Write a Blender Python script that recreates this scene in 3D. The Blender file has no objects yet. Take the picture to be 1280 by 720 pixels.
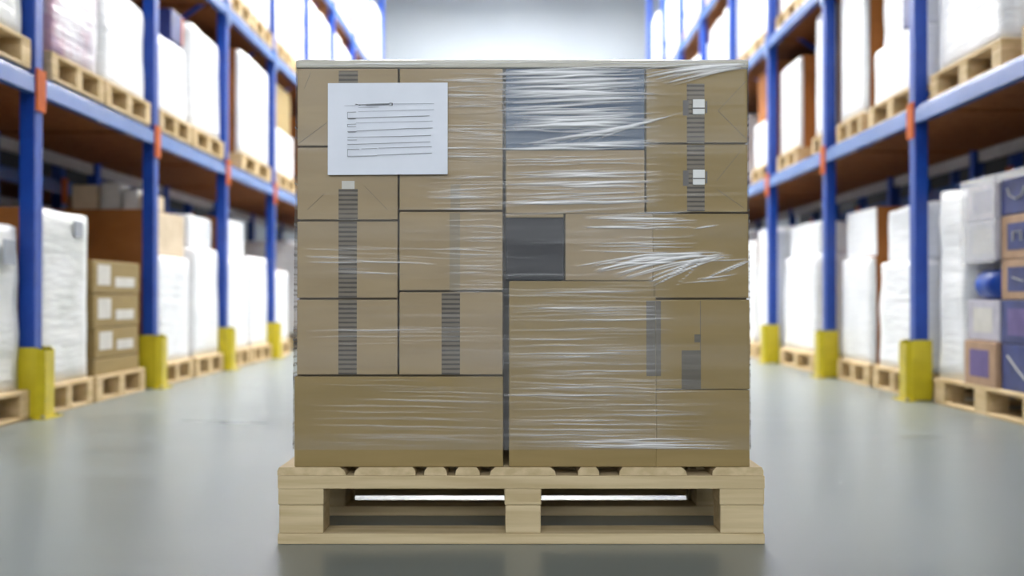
import bpy, bmesh, math, random
import numpy as np
from mathutils import Vector, Matrix, noise
random.seed(7)
C = bpy.context.scene.collection
F = 1340.0            # focal length in pixels of a 1280 px wide frame
CAMH = 0.61
HX, HY = 643.0, 372.0 # vanishing point of the aisle in the photo
PI = math.pi

# ------------------------------------------------------------------ helpers
def tag(o, label, cat, group=None):
    o['label'] = label; o['category'] = cat
    if group: o['group'] = group
    return o
def empty(name, loc=(0, 0, 0)):
    o = bpy.data.objects.new(name, None); C.objects.link(o); o.location = loc
    o.empty_display_size = 0.1
    return o
def link(name, me, mat, parent=None, loc=(0, 0, 0), smooth=False):
    o = bpy.data.objects.new(name, me); C.objects.link(o); o.location = loc
    if mat is not None and len(me.materials) == 0: me.materials.append(mat)
    if smooth:
        me.polygons.foreach_set('use_smooth', [True] * len(me.polygons))
    if parent is not None: o.parent = parent
    return o
def bm_box(bm, x0, x1, y0, y1, z0, z1, bev=0.0, seg=2):
    r = bmesh.ops.create_cube(bm, size=1.0)
    vs = r['verts']
    bmesh.ops.scale(bm, vec=(abs(x1 - x0), abs(y1 - y0), abs(z1 - z0)), verts=vs)
    bmesh.ops.translate(bm, vec=((x0 + x1) / 2, (y0 + y1) / 2, (z0 + z1) / 2), verts=vs)
    if bev > 0:
        es = list({e for v in vs for e in v.link_edges})
        bmesh.ops.bevel(bm, geom=es, offset=bev, segments=seg, profile=0.6, affect='EDGES')
def bm_bar(bm, a, b, w, h):
    a = Vector(a); b = Vector(b); d = b - a; L = d.length
    r = bmesh.ops.create_cube(bm, size=1.0); vs = r['verts']
    bmesh.ops.scale(bm, vec=(w, h, L), verts=vs)
    q = d.to_track_quat('Z', 'Y').to_matrix().to_4x4()
    bmesh.ops.transform(bm, matrix=Matrix.Translation((a + b) / 2) @ q, verts=vs)
def to_mesh(bm, name):
    me = bpy.data.meshes.new(name); bm.to_mesh(me); bm.free(); return me
def boxes(name, lst, mat, parent=None, bev=0.0, loc=(0, 0, 0), seg=2):
    bm = bmesh.new()
    for b in lst: bm_box(bm, *b, bev=bev, seg=seg)
    return link(name, to_mesh(bm, name), mat, parent, loc)
def struct(name, lst, mat):
    o = boxes(name, lst, mat); o['kind'] = 'structure'; return o

# ------------------------------------------------------------------ materials
def newmat(name):
    m = bpy.data.materials.new(name); m.use_nodes = True
    nt = m.node_tree; b = nt.nodes['Principled BSDF']
    return m, nt, b
def N(nt, t, **kw):
    n = nt.nodes.new(t)
    for k, v in kw.items():
        if hasattr(n, k): setattr(n, k, v)
        else: n.inputs[k].default_value = v
    return n
def ramp(nt, fac, stops):
    r = nt.nodes.new('ShaderNodeValToRGB')
    el = r.color_ramp.elements
    while len(el) < len(stops): el.new(0.5)
    for e, (p, c) in zip(el, stops):
        e.position = p; e.color = (*c, 1) if len(c) == 3 else c
    nt.links.new(fac, r.inputs['Fac']); return r
def noisy(name, c1, c2, scale=(4, 4, 4), rough=0.6, nscale=3.0, bump=0.0, spec=0.5, detail=5, metal=0.0, lo=.35, hi=.65, coat=0.0, coords='Object', bscale=None, bdist=0.01):
    m, nt, b = newmat(name)
    tc = N(nt, 'ShaderNodeTexCoord'); mp = N(nt, 'ShaderNodeMapping')
    mp.inputs['Scale'].default_value = scale
    nt.links.new(tc.outputs[coords], mp.inputs['Vector'])
    oi = N(nt, 'ShaderNodeObjectInfo')
    ad = N(nt, 'ShaderNodeVectorMath', operation='ADD')
    sc = N(nt, 'ShaderNodeMath', operation='MULTIPLY'); sc.inputs[1].default_value = 31.0
    nt.links.new(oi.outputs['Random'], sc.inputs[0])
    nt.links.new(mp.outputs[0], ad.inputs[0]); nt.links.new(sc.outputs[0], ad.inputs[1])
    no = N(nt, 'ShaderNodeTexNoise'); no.inputs['Scale'].default_value = nscale; no.inputs['Detail'].default_value = detail
    nt.links.new(ad.outputs[0], no.inputs['Vector'])
    r = ramp(nt, no.outputs['Fac'], [(lo, c1), (hi, c2)])
    nt.links.new(r.outputs[0], b.inputs['Base Color'])
    b.inputs['Roughness'].default_value = rough
    b.inputs['Specular IOR Level'].default_value = spec
    b.inputs['Metallic'].default_value = metal
    b.inputs['Coat Weight'].default_value = coat
    if bump > 0:
        bn = N(nt, 'ShaderNodeBump'); bn.inputs['Strength'].default_value = bump; bn.inputs['Distance'].default_value = bdist
        if bscale:
            mp2 = N(nt, 'ShaderNodeMapping'); mp2.inputs['Scale'].default_value = bscale
            nt.links.new(tc.outputs[coords], mp2.inputs['Vector'])
            n2 = N(nt, 'ShaderNodeTexNoise'); n2.inputs['Scale'].default_value = 1.0; n2.inputs['Detail'].default_value = 4
            nt.links.new(mp2.outputs[0], n2.inputs['Vector']); nt.links.new(n2.outputs['Fac'], bn.inputs['Height'])
        else:
            nt.links.new(no.outputs['Fac'], bn.inputs['Height'])
        nt.links.new(bn.outputs[0], b.inputs['Normal'])
    return m
def plain(name, c, rough=0.5, spec=0.5, metal=0.0):
    return noisy(name, tuple(x * .93 for x in c), tuple(min(1, x * 1.05) for x in c), rough=rough, spec=spec, metal=metal)

M = {}
M['card'] = noisy('cardboard', (.35, .262, .150), (.395, .298, .172), scale=(1, 1, 6), nscale=4, rough=.75, spec=.25, bump=.05)
M['card_b'] = noisy('cardboard_tan', (.288, .206, .082), (.32, .228, .094), scale=(1, 1, 8), nscale=4, rough=.75, spec=.25, bump=.05)
M['card_dark'] = noisy('charcoal_carton', (.018, .018, .022), (.032, .032, .038), scale=(1, 1, 8), rough=.6, spec=.1)
M['card_blue'] = noisy('slate_carton', (.05, .085, .15), (.09, .14, .22), scale=(1, 1, 8), rough=.6, spec=.1)
M['card_brown'] = noisy('brown_carton', (.30, .105, .022), (.38, .14, .035), scale=(1, 1, 2), rough=.75, spec=.2)
M['card_pale'] = noisy('pale_carton', (.62, .50, .34), (.70, .58, .42), rough=.75, spec=.2)
M['cap'] = noisy('cap_sheet', (.50, .47, .39), (.58, .55, .46), scale=(1, 8, 8), rough=.6)
M['wood'] = noisy('pallet_wood', (.52, .40, .22), (.66, .53, .32), scale=(1.2, 14, 22), nscale=2.4, rough=.7, spec=.25, bump=.25, detail=7, bdist=.004)
M['wood_end'] = noisy('pallet_wood_end', (.52, .40, .22), (.66, .52, .31), scale=(14, 1.2, 20), nscale=2.4, rough=.7, spec=.25, bump=.25, detail=7, bdist=.004)
M['wood_bg'] = noisy('rack_pallet_wood', (.52, .38, .19), (.68, .52, .30), scale=(8, 2, 12), nscale=2, rough=.7, spec=.25)
M['blue'] = noisy('blue_rack_paint', (.004, .045, .31), (.006, .06, .37), rough=.34, spec=.45)
M['beam'] = noisy('pale_blue_beam_paint', (.06, .14, .40), (.08, .165, .45), scale=(1, 1, 1), rough=.24, spec=1.0)
M['greybeam'] = noisy('grey_rear_beam', (.40, .38, .40), (.5, .48, .5), rough=.45)
M['orange'] = noisy('orange_connector', (.46, .08, .006), (.54, .11, .01), rough=.6, spec=.15)
M['yellow'] = noisy('yellow_guard', (.50, .40, .008), (.58, .47, .012), rough=.42, spec=.45)
M['steel'] = plain('steel', (.35, .36, .38), .35, .5, .8)
M['deck'] = noisy('brown_chipboard', (.20, .065, .018), (.28, .10, .03), scale=(6, 6, 6), rough=.8, spec=.2)
M['black'] = plain('black_ink', (.05, .05, .06), .6)
M['grey'] = plain('grey_print', (.32, .34, .38), .6)
M['paper'] = noisy('white_paper', (.76, .79, .86), (.79, .82, .89), rough=.6, spec=.2)
M['label'] = plain('white_label', (.60, .58, .53), .6)
M['clip'] = plain('pale_clip', (.72, .72, .70), .4)
M['blue_card'] = noisy('blue_carton', (.014, .022, .12), (.025, .04, .19), rough=.45)
M['purple_card'] = noisy('purple_panel', (.09, .055, .20), (.13, .08, .26), rough=.45)
M['lilac_card'] = noisy('lilac_carton', (.40, .38, .44), (.50, .48, .54), rough=.5)
M['tan_frame'] = noisy('tan_pink_carton', (.36, .22, .13), (.44, .28, .17), rough=.7)
M['hole'] = plain('dark_print', (.12, .11, .10), .6)

def wrap_mat(name, c1, c2, patches=None):
    m, nt, b = newmat(name)
    tc = N(nt, 'ShaderNodeTexCoord'); oi = N(nt, 'ShaderNodeObjectInfo')
    sc = N(nt, 'ShaderNodeMath', operation='MULTIPLY'); sc.inputs[1].default_value = 57.0
    nt.links.new(oi.outputs['Random'], sc.inputs[0])
    ad = N(nt, 'ShaderNodeVectorMath', operation='ADD')
    nt.links.new(tc.outputs['Object'], ad.inputs[0]); nt.links.new(sc.outputs[0], ad.inputs[1])
    n1 = N(nt, 'ShaderNodeTexNoise'); n1.inputs['Scale'].default_value = 3.2; n1.inputs['Detail'].default_value = 3
    nt.links.new(ad.outputs[0], n1.inputs['Vector'])
    stops = [(.36, c1), (.56, c2)] if patches is None else [(.33, patches[0]), (.45, patches[1]), (.52, c1), (.62, c2)]
    r = ramp(nt, n1.outputs['Fac'], stops)
    nt.links.new(r.outputs[0], b.inputs['Base Color'])
    mp = N(nt, 'ShaderNodeMapping'); mp.inputs['Scale'].default_value = (3, 3, 22)
    nt.links.new(ad.outputs[0], mp.inputs['Vector'])
    n2 = N(nt, 'ShaderNodeTexNoise'); n2.inputs['Scale'].default_value = 1.0; n2.inputs['Detail'].default_value = 3
    nt.links.new(mp.outputs[0], n2.inputs['Vector'])
    bn = N(nt, 'ShaderNodeBump'); bn.inputs['Strength'].default_value = .35; bn.inputs['Distance'].default_value = .03
    nt.links.new(n2.outputs['Fac'], bn.inputs['Height']); nt.links.new(bn.outputs[0], b.inputs['Normal'])
    b.inputs['Roughness'].default_value = .32
    return m
M['wrap'] = wrap_mat('white_wrap_film', (.80, .81, .82), (.87, .88, .89))
M['wrap_dull'] = wrap_mat('dull_wrap_film', (.66, .67, .63), (.78, .78, .76))
M['wrap_print'] = wrap_mat('printed_wrap_film', (.55, .50, .55), (.70, .69, .71), patches=((.10, .05, .20), (.42, .26, .32)))

# tape with closely set dark cross lines
def tape_mat():
    m, nt, b = newmat('grey_lined_tape')
    tc = N(nt, 'ShaderNodeTexCoord'); sp = N(nt, 'ShaderNodeSeparateXYZ')
    nt.links.new(tc.outputs['Object'], sp.inputs[0])
    no = N(nt, 'ShaderNodeTexNoise'); no.inputs['Scale'].default_value = 14; nt.links.new(tc.outputs['Object'], no.inputs['Vector'])
    a = N(nt, 'ShaderNodeMath', operation='MULTIPLY'); a.inputs[1].default_value = 2 * PI / .0115
    nt.links.new(sp.outputs['Z'], a.inputs[0])
    s = N(nt, 'ShaderNodeMath', operation='SINE'); nt.links.new(a.outputs[0], s.inputs[0])
    mu = N(nt, 'ShaderNodeMath', operation='MULTIPLY_ADD'); mu.inputs[1].default_value = .33; mu.inputs[2].default_value = 0.0
    nt.links.new(s.outputs[0], mu.inputs[0])
    ad = N(nt, 'ShaderNodeMath', operation='ADD'); nt.links.new(mu.outputs[0], ad.inputs[0]); nt.links.new(no.outputs['Fac'], ad.inputs[1])
    r = ramp(nt, ad.outputs[0], [(.42, (.20, .17, .13)), (.78, (.07, .06, .05))])
    nt.links.new(r.outputs[0], b.inputs['Base Color']); b.inputs['Roughness'].default_value = .5; b.inputs['Specular IOR Level'].default_value = .15
    return m
M['tape'] = tape_mat()
M['tape_pale'] = noisy('faded_tape', (.27, .22, .15), (.30, .25, .17), scale=(1, 1, 40), rough=.5, spec=.15)
M['tape_grey'] = noisy('grey_tape', (.13, .115, .09), (.17, .15, .12), scale=(1, 1, 30), rough=.5, spec=.15)

def film_mat(name, base, haze_gain):
    m = bpy.data.materials.new(name); m.use_nodes = True; nt = m.node_tree
    nt.nodes.clear()
    out = N(nt, 'ShaderNodeOutputMaterial')
    tr = N(nt, 'ShaderNodeBsdfTransparent'); tr.inputs[0].default_value = (.97, .97, .965, 1)
    df = N(nt, 'ShaderNodeBsdfPrincipled'); df.inputs['Base Color'].default_value = (.88, .88, .89, 1); df.inputs['Roughness'].default_value = .22
    df.inputs['Specular IOR Level'].default_value = .7
    gl = N(nt, 'ShaderNodeBsdfGlossy'); gl.inputs['Roughness'].default_value = .2
    at = N(nt, 'ShaderNodeAttribute'); at.attribute_name = 'gather_glint'
    tc = N(nt, 'ShaderNodeTexCoord'); mp = N(nt, 'ShaderNodeMapping'); mp.inputs['Scale'].default_value = (3, 3, 70)
    nt.links.new(tc.outputs['Object'], mp.inputs['Vector'])
    no = N(nt, 'ShaderNodeTexNoise'); no.inputs['Scale'].default_value = 1.0; no.inputs['Detail'].default_value = 4
    nt.links.new(mp.outputs[0], no.inputs['Vector'])
    bn = N(nt, 'ShaderNodeBump'); bn.inputs['Strength'].default_value = .5; bn.inputs['Distance'].default_value = .002
    nt.links.new(no.outputs['Fac'], bn.inputs['Height'])
    for s in (df, gl): nt.links.new(bn.outputs[0], s.inputs['Normal'])
    ma = N(nt, 'ShaderNodeMath', operation='MULTIPLY_ADD', use_clamp=True); ma.inputs[1].default_value = haze_gain; ma.inputs[2].default_value = base
    nt.links.new(at.outputs['Fac'], ma.inputs[0])
    mx = N(nt, 'ShaderNodeMixShader'); nt.links.new(ma.outputs[0], mx.inputs[0]); nt.links.new(tr.outputs[0], mx.inputs[1]); nt.links.new(df.outputs[0], mx.inputs[2])
    fc = N(nt, 'ShaderNodeLayerWeight'); nt.links.new(bn.outputs[0], fc.inputs['Normal'])
    pw = N(nt, 'ShaderNodeMath', operation='POWER'); pw.inputs[1].default_value = 4.0; nt.links.new(fc.outputs['Facing'], pw.inputs[0])
    lw = N(nt, 'ShaderNodeMath', operation='MULTIPLY_ADD', use_clamp=True); lw.inputs[1].default_value = .6; lw.inputs[2].default_value = .010
    nt.links.new(pw.outputs[0], lw.inputs[0])
    mx2 = N(nt, 'ShaderNodeMixShader'); nt.links.new(lw.outputs[0], mx2.inputs[0]); nt.links.new(mx.outputs[0], mx2.inputs[1]); nt.links.new(gl.outputs[0], mx2.inputs[2])
    nt.links.new(mx2.outputs[0], out.inputs[0])
    return m
M['film'] = film_mat('clear_stretch_film', .024, .85)  # gathered film is milky; gain also whitens creases to stand for highlights
M['film_thick'] = film_mat('milky_stretch_film', .30, .4)

def floor_mat():
    m, nt, b = newmat('sealed_grey_floor')
    tc = N(nt, 'ShaderNodeTexCoord'); mp = N(nt, 'ShaderNodeMapping'); mp.inputs['Scale'].default_value = (.5, 3.1, 1); mp.inputs['Location'].default_value = (3.37, 1.21, 5.43)
    nt.links.new(tc.outputs['Object'], mp.inputs['Vector'])
    no = N(nt, 'ShaderNodeTexNoise'); no.inputs['Scale'].default_value = 1.4; no.inputs['Detail'].default_value = 2
    nt.links.new(mp.outputs[0], no.inputs['Vector'])
    r = ramp(nt, no.outputs['Fac'], [(.05, (.15, .176, .164)), (.95, (.24, .268, .252))])
    nt.links.new(r.outputs[0], b.inputs['Base Color'])
    r2 = ramp(nt, no.outputs['Fac'], [(.05, (.25,) * 3), (.95, (.37,) * 3)])
    nt.links.new(r2.outputs[0], b.inputs['Roughness'])
    b.inputs['Specular IOR Level'].default_value = .8
    return m
M['floor'] = floor_mat()
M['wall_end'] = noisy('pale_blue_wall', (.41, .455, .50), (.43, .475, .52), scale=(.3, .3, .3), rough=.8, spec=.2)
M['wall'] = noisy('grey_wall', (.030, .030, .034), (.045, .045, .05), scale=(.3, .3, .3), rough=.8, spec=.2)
M['ceiling'] = noisy('grey_ceiling', (.42, .43, .45), (.46, .47, .49), scale=(.3, .3, .3), rough=.8, spec=.2)

def emit(name, c, s):
    m = bpy.data.materials.new(name); m.use_nodes = True; nt = m.node_tree; nt.nodes.clear()
    o = N(nt, 'ShaderNodeOutputMaterial'); e = N(nt, 'ShaderNodeEmission')
    e.inputs[0].default_value = (*c, 1); e.inputs[1].default_value = s
    nt.links.new(e.outputs[0], o.inputs[0]); return m

# ------------------------------------------------------------------ the hall
FRONT, BACK, SIDE, CEIL = -8.0, 22.6, 6.0, 7.2
struct('floor', [(-SIDE, SIDE, FRONT, BACK, -.12, 0)], M['floor'])
struct('ceiling', [(-SIDE, SIDE, FRONT, BACK, CEIL, CEIL + .12)], M['ceiling'])
struct('wall_left', [(-SIDE - .15, -SIDE, FRONT, BACK, -.12, CEIL + .12)], M['wall'])
struct('wall_right', [(SIDE, SIDE + .15, FRONT, BACK, -.12, CEIL + .12)], M['wall'])
struct('wall_end', [(-SIDE - .15, SIDE + .15, BACK, BACK + .15, -.12, CEIL + .12)], M['wall_end'])
M['wall_pale'] = noisy('pale_grey_wall', (.38, .39, .41), (.42, .43, .45), scale=(.3, .3, .3), rough=.8, spec=.2)
wx = [(-4.7, -1.9), (-1.4, 1.4), (1.9, 4.7)]; wz0, wz1 = 2.7, 6.3
segs = [(-SIDE - .15, wx[0][0]), (wx[0][1], wx[1][0]), (wx[1][1], wx[2][0]), (wx[2][1], SIDE + .15)]
struct('wall_behind_camera', [(-SIDE - .15, SIDE + .15, FRONT - .15, FRONT, -.12, wz0), (-SIDE - .15, SIDE + .15, FRONT - .15, FRONT, wz1, CEIL + .12)]
       + [(a, b, FRONT - .15, FRONT, wz0, wz1) for a, b in segs], M['wall_pale'])
M['fill_glow'] = emit('fill_light_glass', (.92, .96, 1.0), 3.1)  # added glowing panes behind the camera, fill light for the stack front
for k, (a, b) in enumerate(wx):
    root = struct('fill_window_%d' % (k + 1), [(a, b, FRONT - .10, FRONT - .08, wz0, wz1)], M['fill_glow'])
    fr = [(a, a + .06, FRONT - .08, FRONT + .03, wz0, wz1), (b - .06, b, FRONT - .08, FRONT + .03, wz0, wz1), (a, b, FRONT - .08, FRONT + .03, wz0, wz0 + .06), (a, b, FRONT - .08, FRONT + .03, wz1 - .06, wz1)]
    fr += [((a + b) / 2 - .025, (a + b) / 2 + .025, FRONT - .08, FRONT + .01, wz0, wz1), (a, b, FRONT - .08, FRONT + .01, 4.48, 4.52)]
    boxes('fill_window_frame', fr, M['wall_pale'], root)

ordn = ['nearest', 'second', 'third', 'fourth', 'fifth', 'sixth', 'seventh', 'eighth', 'ninth', 'tenth', 'eleventh']
# ceiling lights: housing, diffuser, two hanging rods
E_FAR, E_NEAR = 30.0, 6.0
M['lamp_off'] = plain('lamp_diffuser_unlit', (.8, .8, .8), .4)
M['lamp_far'] = emit('lamp_diffuser', (1, .985, .96), E_FAR)
M['lamp_mid'] = emit('lamp_diffuser_mid', (1, .985, .96), 11.0)
M['lamp_end'] = emit('lamp_diffuser_end', (1, .985, .96), 56.0)
M['lamp_near'] = emit('lamp_diffuser_dimmed', (.90, .95, 1.0), E_NEAR)
def luminaire(x, y, mat, label):
    t = empty('ceiling_light', (x, y, 6.72)); tag(t, label, 'light', 'ceiling lights over the aisle')
    boxes('housing', [(-.17, .17, -.8, .8, .03, .13)], M['ceiling'], t, bev=.015)
    boxes('diffuser', [(-.14, .14, -.77, .77, 0, .032)], mat, t, bev=.008)
    boxes('hanging_rod', [(-.008, .008, -.608, -.592, .12, CEIL - 6.72)], M['steel'], t)
    boxes('hanging_rod', [(-.008, .008, .592, .608, .12, CEIL - 6.72)], M['steel'], t)
ly = [-5.5, -2.9, -.3, 2.6, 5.2, 7.6, 10.0, 12.4, 14.8, 17.2, 19.6]
for x, sn in ((-1.15, 'left'), (1.15, 'right')):
    for k, y in enumerate(ly):
        luminaire(x, y, M['lamp_off'] if 0 < y < 4 else M['lamp_near'] if y < 0 else M['lamp_mid'] if y < 6 else M['lamp_far'] if y < 11 else M['lamp_end'],
                  'linear ceiling light, %s row over the aisle, %s from the wall behind the camera' % (sn, ordn[k]))

# ------------------------------------------------------------------ the wrapped load in front
D0 = 2.66
S = F / D0
def X(px): return (px - HX) / S
def Z(py): return CAMH - (py - HY) / S

# pallet: deck boards run away from the camera, over three cross boards, nine blocks and bottom boards
def rough_board(bm, x0, x1, y0, y1, z0, z1, bev=.004, wob=.003, cutl=0, cutr=0):
    """board with slightly waney long edges; cutl / cutr slope the ends of the section like a sawn-off wane"""
    ny = 9
    prof = []
    for k in range(ny):
        y = y0 + (y1 - y0) * k / (ny - 1)
        a = x0 + random.uniform(-wob, wob) * .6; b = x1 + random.uniform(-wob, wob) * .6
        prof.append([bm.verts.new((a, y, z0)), bm.verts.new((b, y, z0)),
                     bm.verts.new((b - cutr * .3, y, z0 + (z1 - z0) * .55)), bm.verts.new((b - cutr - bev, y, z1)),
                     bm.verts.new((a + cutl + bev, y, z1)), bm.verts.new((a + cutl * .3, y, z0 + (z1 - z0) * .55))])
    n = len(prof[0])
    for k in range(ny - 1):
        for i in range(n):
            bm.faces.new((prof[k][i], prof[k][(i + 1) % n], prof[k + 1][(i + 1) % n], prof[k + 1][i]))
    bm.faces.new(prof[0][::-1]); bm.faces.new(prof[-1])
    bmesh.ops.recalc_face_normals(bm, faces=bm.faces[:])
P = empty('wooden_pallet', (X(651.5), 2.655, 0))
tag(P, 'pale wooden pallet on the aisle floor carrying the film-wrapped carton stack', 'pallet')
px0 = X(651.5)
PD = .59
def part_bm(name, fn, mat, parent=P):
    bm = bmesh.new(); fn(bm); return link(name, to_mesh(bm, name), mat, parent)
for a, b, cl, cr in ((348, 434, 0, .012), (443, 520, .008, .003), (530, 559, .004, .004), (570, 600, .004, .005), (612, 694, .009, .010),
                     (722, 748, .003, .003), (774, 858, .004, .009), (890, 954, .006, 0)):
    part_bm('deck_board', lambda bm: rough_board(bm, X(a) - px0, X(b) - px0, 0, PD, .170, .190, cutl=cl, cutr=cr), M['wood_end'])
zt, zs = .1695, .137
xl, xr = X(348) - px0, X(955) - px0
for k, y in enumerate((0.0, .345, PD - .1)):
    part_bm('cross_board', lambda bm: bm_box(bm, xl, xr, y - .001, y + .099, zs, zt, bev=.003), M['wood'])
    if k < 2:
        part_bm('bottom_board', lambda bm: bm_box(bm, xl, xr, y - .001, y + .099, 0, .027, bev=.004), M['wood'])
# added board blocks light from behind; its raised lower edge leaves a bright slit
part_bm('rear_light_stop', lambda bm: bm_box(bm, xl + .002, xr - .002, PD - .046, PD - .012, .0195, zs - .001, bev=.003), M['wood'])
for a, b in ((348, 406), (630, 677), (898, 955)):
    for k, y in enumerate((0.0, .345, PD - .1)):
        e_ = .098 if k < 2 else .043
        def f(bm):
            bm_box(bm, X(a) - px0 + .001, X(b) - px0 - .001, y, y + e_, .0975, zs + .0003, bev=.003)
            bm_box(bm, X(a) - px0 + .003, X(b) - px0 - .002, y + .002, y + e_ - .002, .027 if k < 2 else 0, .0970, bev=.004)
        part_bm('block', f, M['wood'])

# cartons
Y0, Y1 = 2.661, 3.235
G = .0022   # dark joint between cartons
cart_grp = None
def carton(x0, x1, y0, y1, mat, label, tapes=(), depth=None, extra=None, jl=1, jr=1, jt=1, jb=1):
    a, b, t, bo = X(x0) + G * jl, X(x1) - G * jr, Z(y0) - G * jt, Z(y1) + G * jb
    cx = (a + b) / 2
    t_ = empty('carton', (cx, Y0, bo)); tag(t_, label, 'carton', 'cartons of the wrapped stack')
    bm = bmesh.new(); bm_box(bm, a - cx, b - cx, 0, depth or .28, 0, t - bo, bev=.0028)
    link('body', to_mesh(bm, 'body'), mat, t_)
    if jt: boxes('joint_filler', [(a - cx + .003, b - cx - .003, .02, .262, t - bo, t - bo + G * jt * 1.9)], mat, t_)  # added strip inside the joint, stops light from behind showing through
    for (tx0, tx1, ty0, ty1, tm, tl) in tapes:
        o = boxes('tape', [(X(tx0) - cx, X(tx1) - cx, -.0007, .0, Z(ty1) - bo, Z(ty0) - bo)], tm, t_)
        o['label'] = tl
    if extra: extra(t_, cx, bo)
    return t_
def lines(parent, cx, bo, segs, w=.0011, name='fold_crease', mat=None, y=-.0006):
    bm = bmesh.new()
    for (ax, ay, bx, by) in segs:
        bm_bar(bm, (X(ax) - cx, y, Z(ay) - bo), (X(bx) - cx, y, Z(by) - bo), w, .0008)
    return link(name, to_mesh(bm, name), mat or M['tape_grey'], parent)
T = M['tape']; TG = M['tape_grey']; TP = M['tape_pale']
gt = 'grey tape with close dark cross lines'
ZB = HY + (CAMH - .1903) * S   # pixel row of the pallet top
carton(370, 498, 84, 183, M['card'], 'tan carton in the top left corner of the stack, half behind the white paper sheet', [(423, 447, 88, 183, T, gt)],
       extra=lambda p, cx, bo: lines(p, cx, bo, [(372, 180, 412, 150), (388, 90, 380, 110)]))
carton(370, 498, 183, 275.5, M['card'], 'tan carton just below the white paper sheet on the left edge of the stack', [(423, 447, 236, 275, T, gt), (427, 443, 226, 236, M['label'], 'pale tape end')],
       extra=lambda p, cx, bo: lines(p, cx, bo, [(384, 262, 405, 242), (455, 232, 484, 262)]))
carton(370, 498, 275.5, 373.5, M['card'], 'tan carton third from the top on the left edge of the stack', [(423, 446, 277, 372, T, gt)])
carton(370, 498, 373.5, 469.5, M['card'], 'tan carton fourth from the top on the left edge, above the wide bottom carton', [(423, 446, 375, 468, T, gt)])
carton(498, 629.5, 84, 263.5, M['card'], 'tall tan carton right of the white paper sheet, left of the slate carton', [(563, 575, 230, 262, TP, 'faded tape')])
carton(498, 629.5, 263.5, 364, M['card'], 'tan carton in the middle column with faint tape and streaked film', [(562, 575, 266, 363, TP, 'faded tape')])
carton(498, 629.5, 364, 469.5, M['card'], 'tan carton low in the middle column with a dark lined tape strip', [(552, 575, 366, 468, T, gt)])
carton(367, 630, 469.5, ZB, M['card_b'], 'wide tan carton at the bottom left of the stack, resting on the pallet', jb=0)
carton(631, 807, 84, 187, M['card_blue'], 'slate blue carton in the top row of the stack behind dense film wrinkles', jb=.3)
carton(631, 807, 187, 267, M['card'], 'tan carton under the slate blue carton', jt=.3, jb=.3)
def clip(y0):
    def f(p, cx, bo):
        yy = y0
        o = boxes('clip', [(X(866) - cx, X(881) - cx, -.006, -.0005, Z(yy + 19) - bo, Z(yy) - bo)], M['clip'], p, bev=.0015); o['label'] = 'pale plastic clip'
        o = boxes('print_mark', [(X(854) - cx, X(861) - cx, -.0012, -.0004, Z(yy + 20) - bo, Z(yy + 1) - bo), (X(882) - cx, X(884.5) - cx, -.0012, -.0004, Z(yy + 17) - bo, Z(yy + 2) - bo),
                                (X(866) - cx, X(881) - cx, -.0068, -.0055, Z(yy + 12) - bo, Z(yy + 10.6) - bo)], M['hole'], p)
    return f
def ex1(p, cx, bo): clip(124)(p, cx, bo); lines(p, cx, bo, [(934, 100, 898, 138), (898, 138, 934, 174)], .0009)
def ex2(p, cx, bo): clip(212)(p, cx, bo); lines(p, cx, bo, [(925, 190, 896, 226), (896, 236, 930, 260)], .0009)
carton(807, 936, 84, 179, M['card_b'], 'tan carton in the top right corner of the stack with a pale clip', [(859, 881, 104, 179, T, gt)], extra=ex1)
carton(807, 936, 179, 266, M['card_b'], 'tan carton second from the top on the right edge, with a pale clip', [(859, 881, 181, 264, T, gt)], extra=ex2)
carton(631, 706, 272, 351, M['card_dark'], 'small charcoal carton in the middle of the stack', jt=0)
carton(631, 706, 267, 272, M['card'], 'thin tan tray between the charcoal carton and the tan carton above', jb=0, jt=.3)
carton(706, 816, 266, 351, M['card'], 'tan carton right of the charcoal carton', jl=.6, jr=0, jb=.3)
carton(816, 937, 266, 373.5, M['card_b'], 'tan carton third from the top on the right edge, with bright diagonal film wrinkles', jl=0)
carton(635, 820, 351, ZB, M['card_b'], 'large tan carton at the bottom, right of the dark vertical gap', [(808, 819.5, 376, 470, TG, 'grey tape')], jt=.3, jr=0, jb=0)
carton(820, 938, 373.5, 487, M['card_b'], 'tan carton low on the right edge with a short grey tape', [(852, 876, 438, 486, TG, 'short grey tape'), (820, 826, 376, 470, TG, 'grey tape')], jl=0, jb=.4,
       extra=lambda p, cx, bo: (lines(p, cx, bo, [(875.5, 376, 875.5, 438)], .0012), boxes('print_mark', [(X(868) - cx, X(876) - cx, -.0009, -.0003, Z(428) - bo, Z(418) - bo)], TG, p)))
carton(820, 938, 487, ZB, M['card_b'], 'tan carton in the bottom right corner, resting on the pallet', jl=0, jt=.4, jb=0)
for kx, (a, b) in enumerate(((-.545, -.175), (-.172, .215), (.218, .575))):
    for kz, (za, zb_) in enumerate(((.1903, .43), (.432, .68), (.682, .93), (.932, 1.178))):
        c = empty('carton', ((a + b) / 2, Y0 + .284, za))
        tag(c, 'tan carton in the rear row of the stack, %s column, %s layer' % (('left', 'middle', 'right')[kx], ('bottom', 'second', 'third', 'top')[kz]), 'carton', 'cartons of the wrapped stack')
        w2 = (b - a) / 2
        boxes('body', [(-w2, w2, 0, Y1 - Y0 - .284, 0, zb_ - za)], M['card'], c, bev=.003)
        boxes('tape', [(-.024, .024, Y1 - Y0 - .284, Y1 - Y0 - .2833, .004, zb_ - za - .004)], M['tape'], c)
cap = boxes('cardboard_cap_sheet', [(-.563, .563, 0, Y1 - Y0, 0, .0185)], M['cap'], bev=.004, loc=(X(652.5), Y0 - .001, Z(84)))
tag(cap, 'flat pale sheet lying on top of the carton stack under the film', 'sheet')

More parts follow.
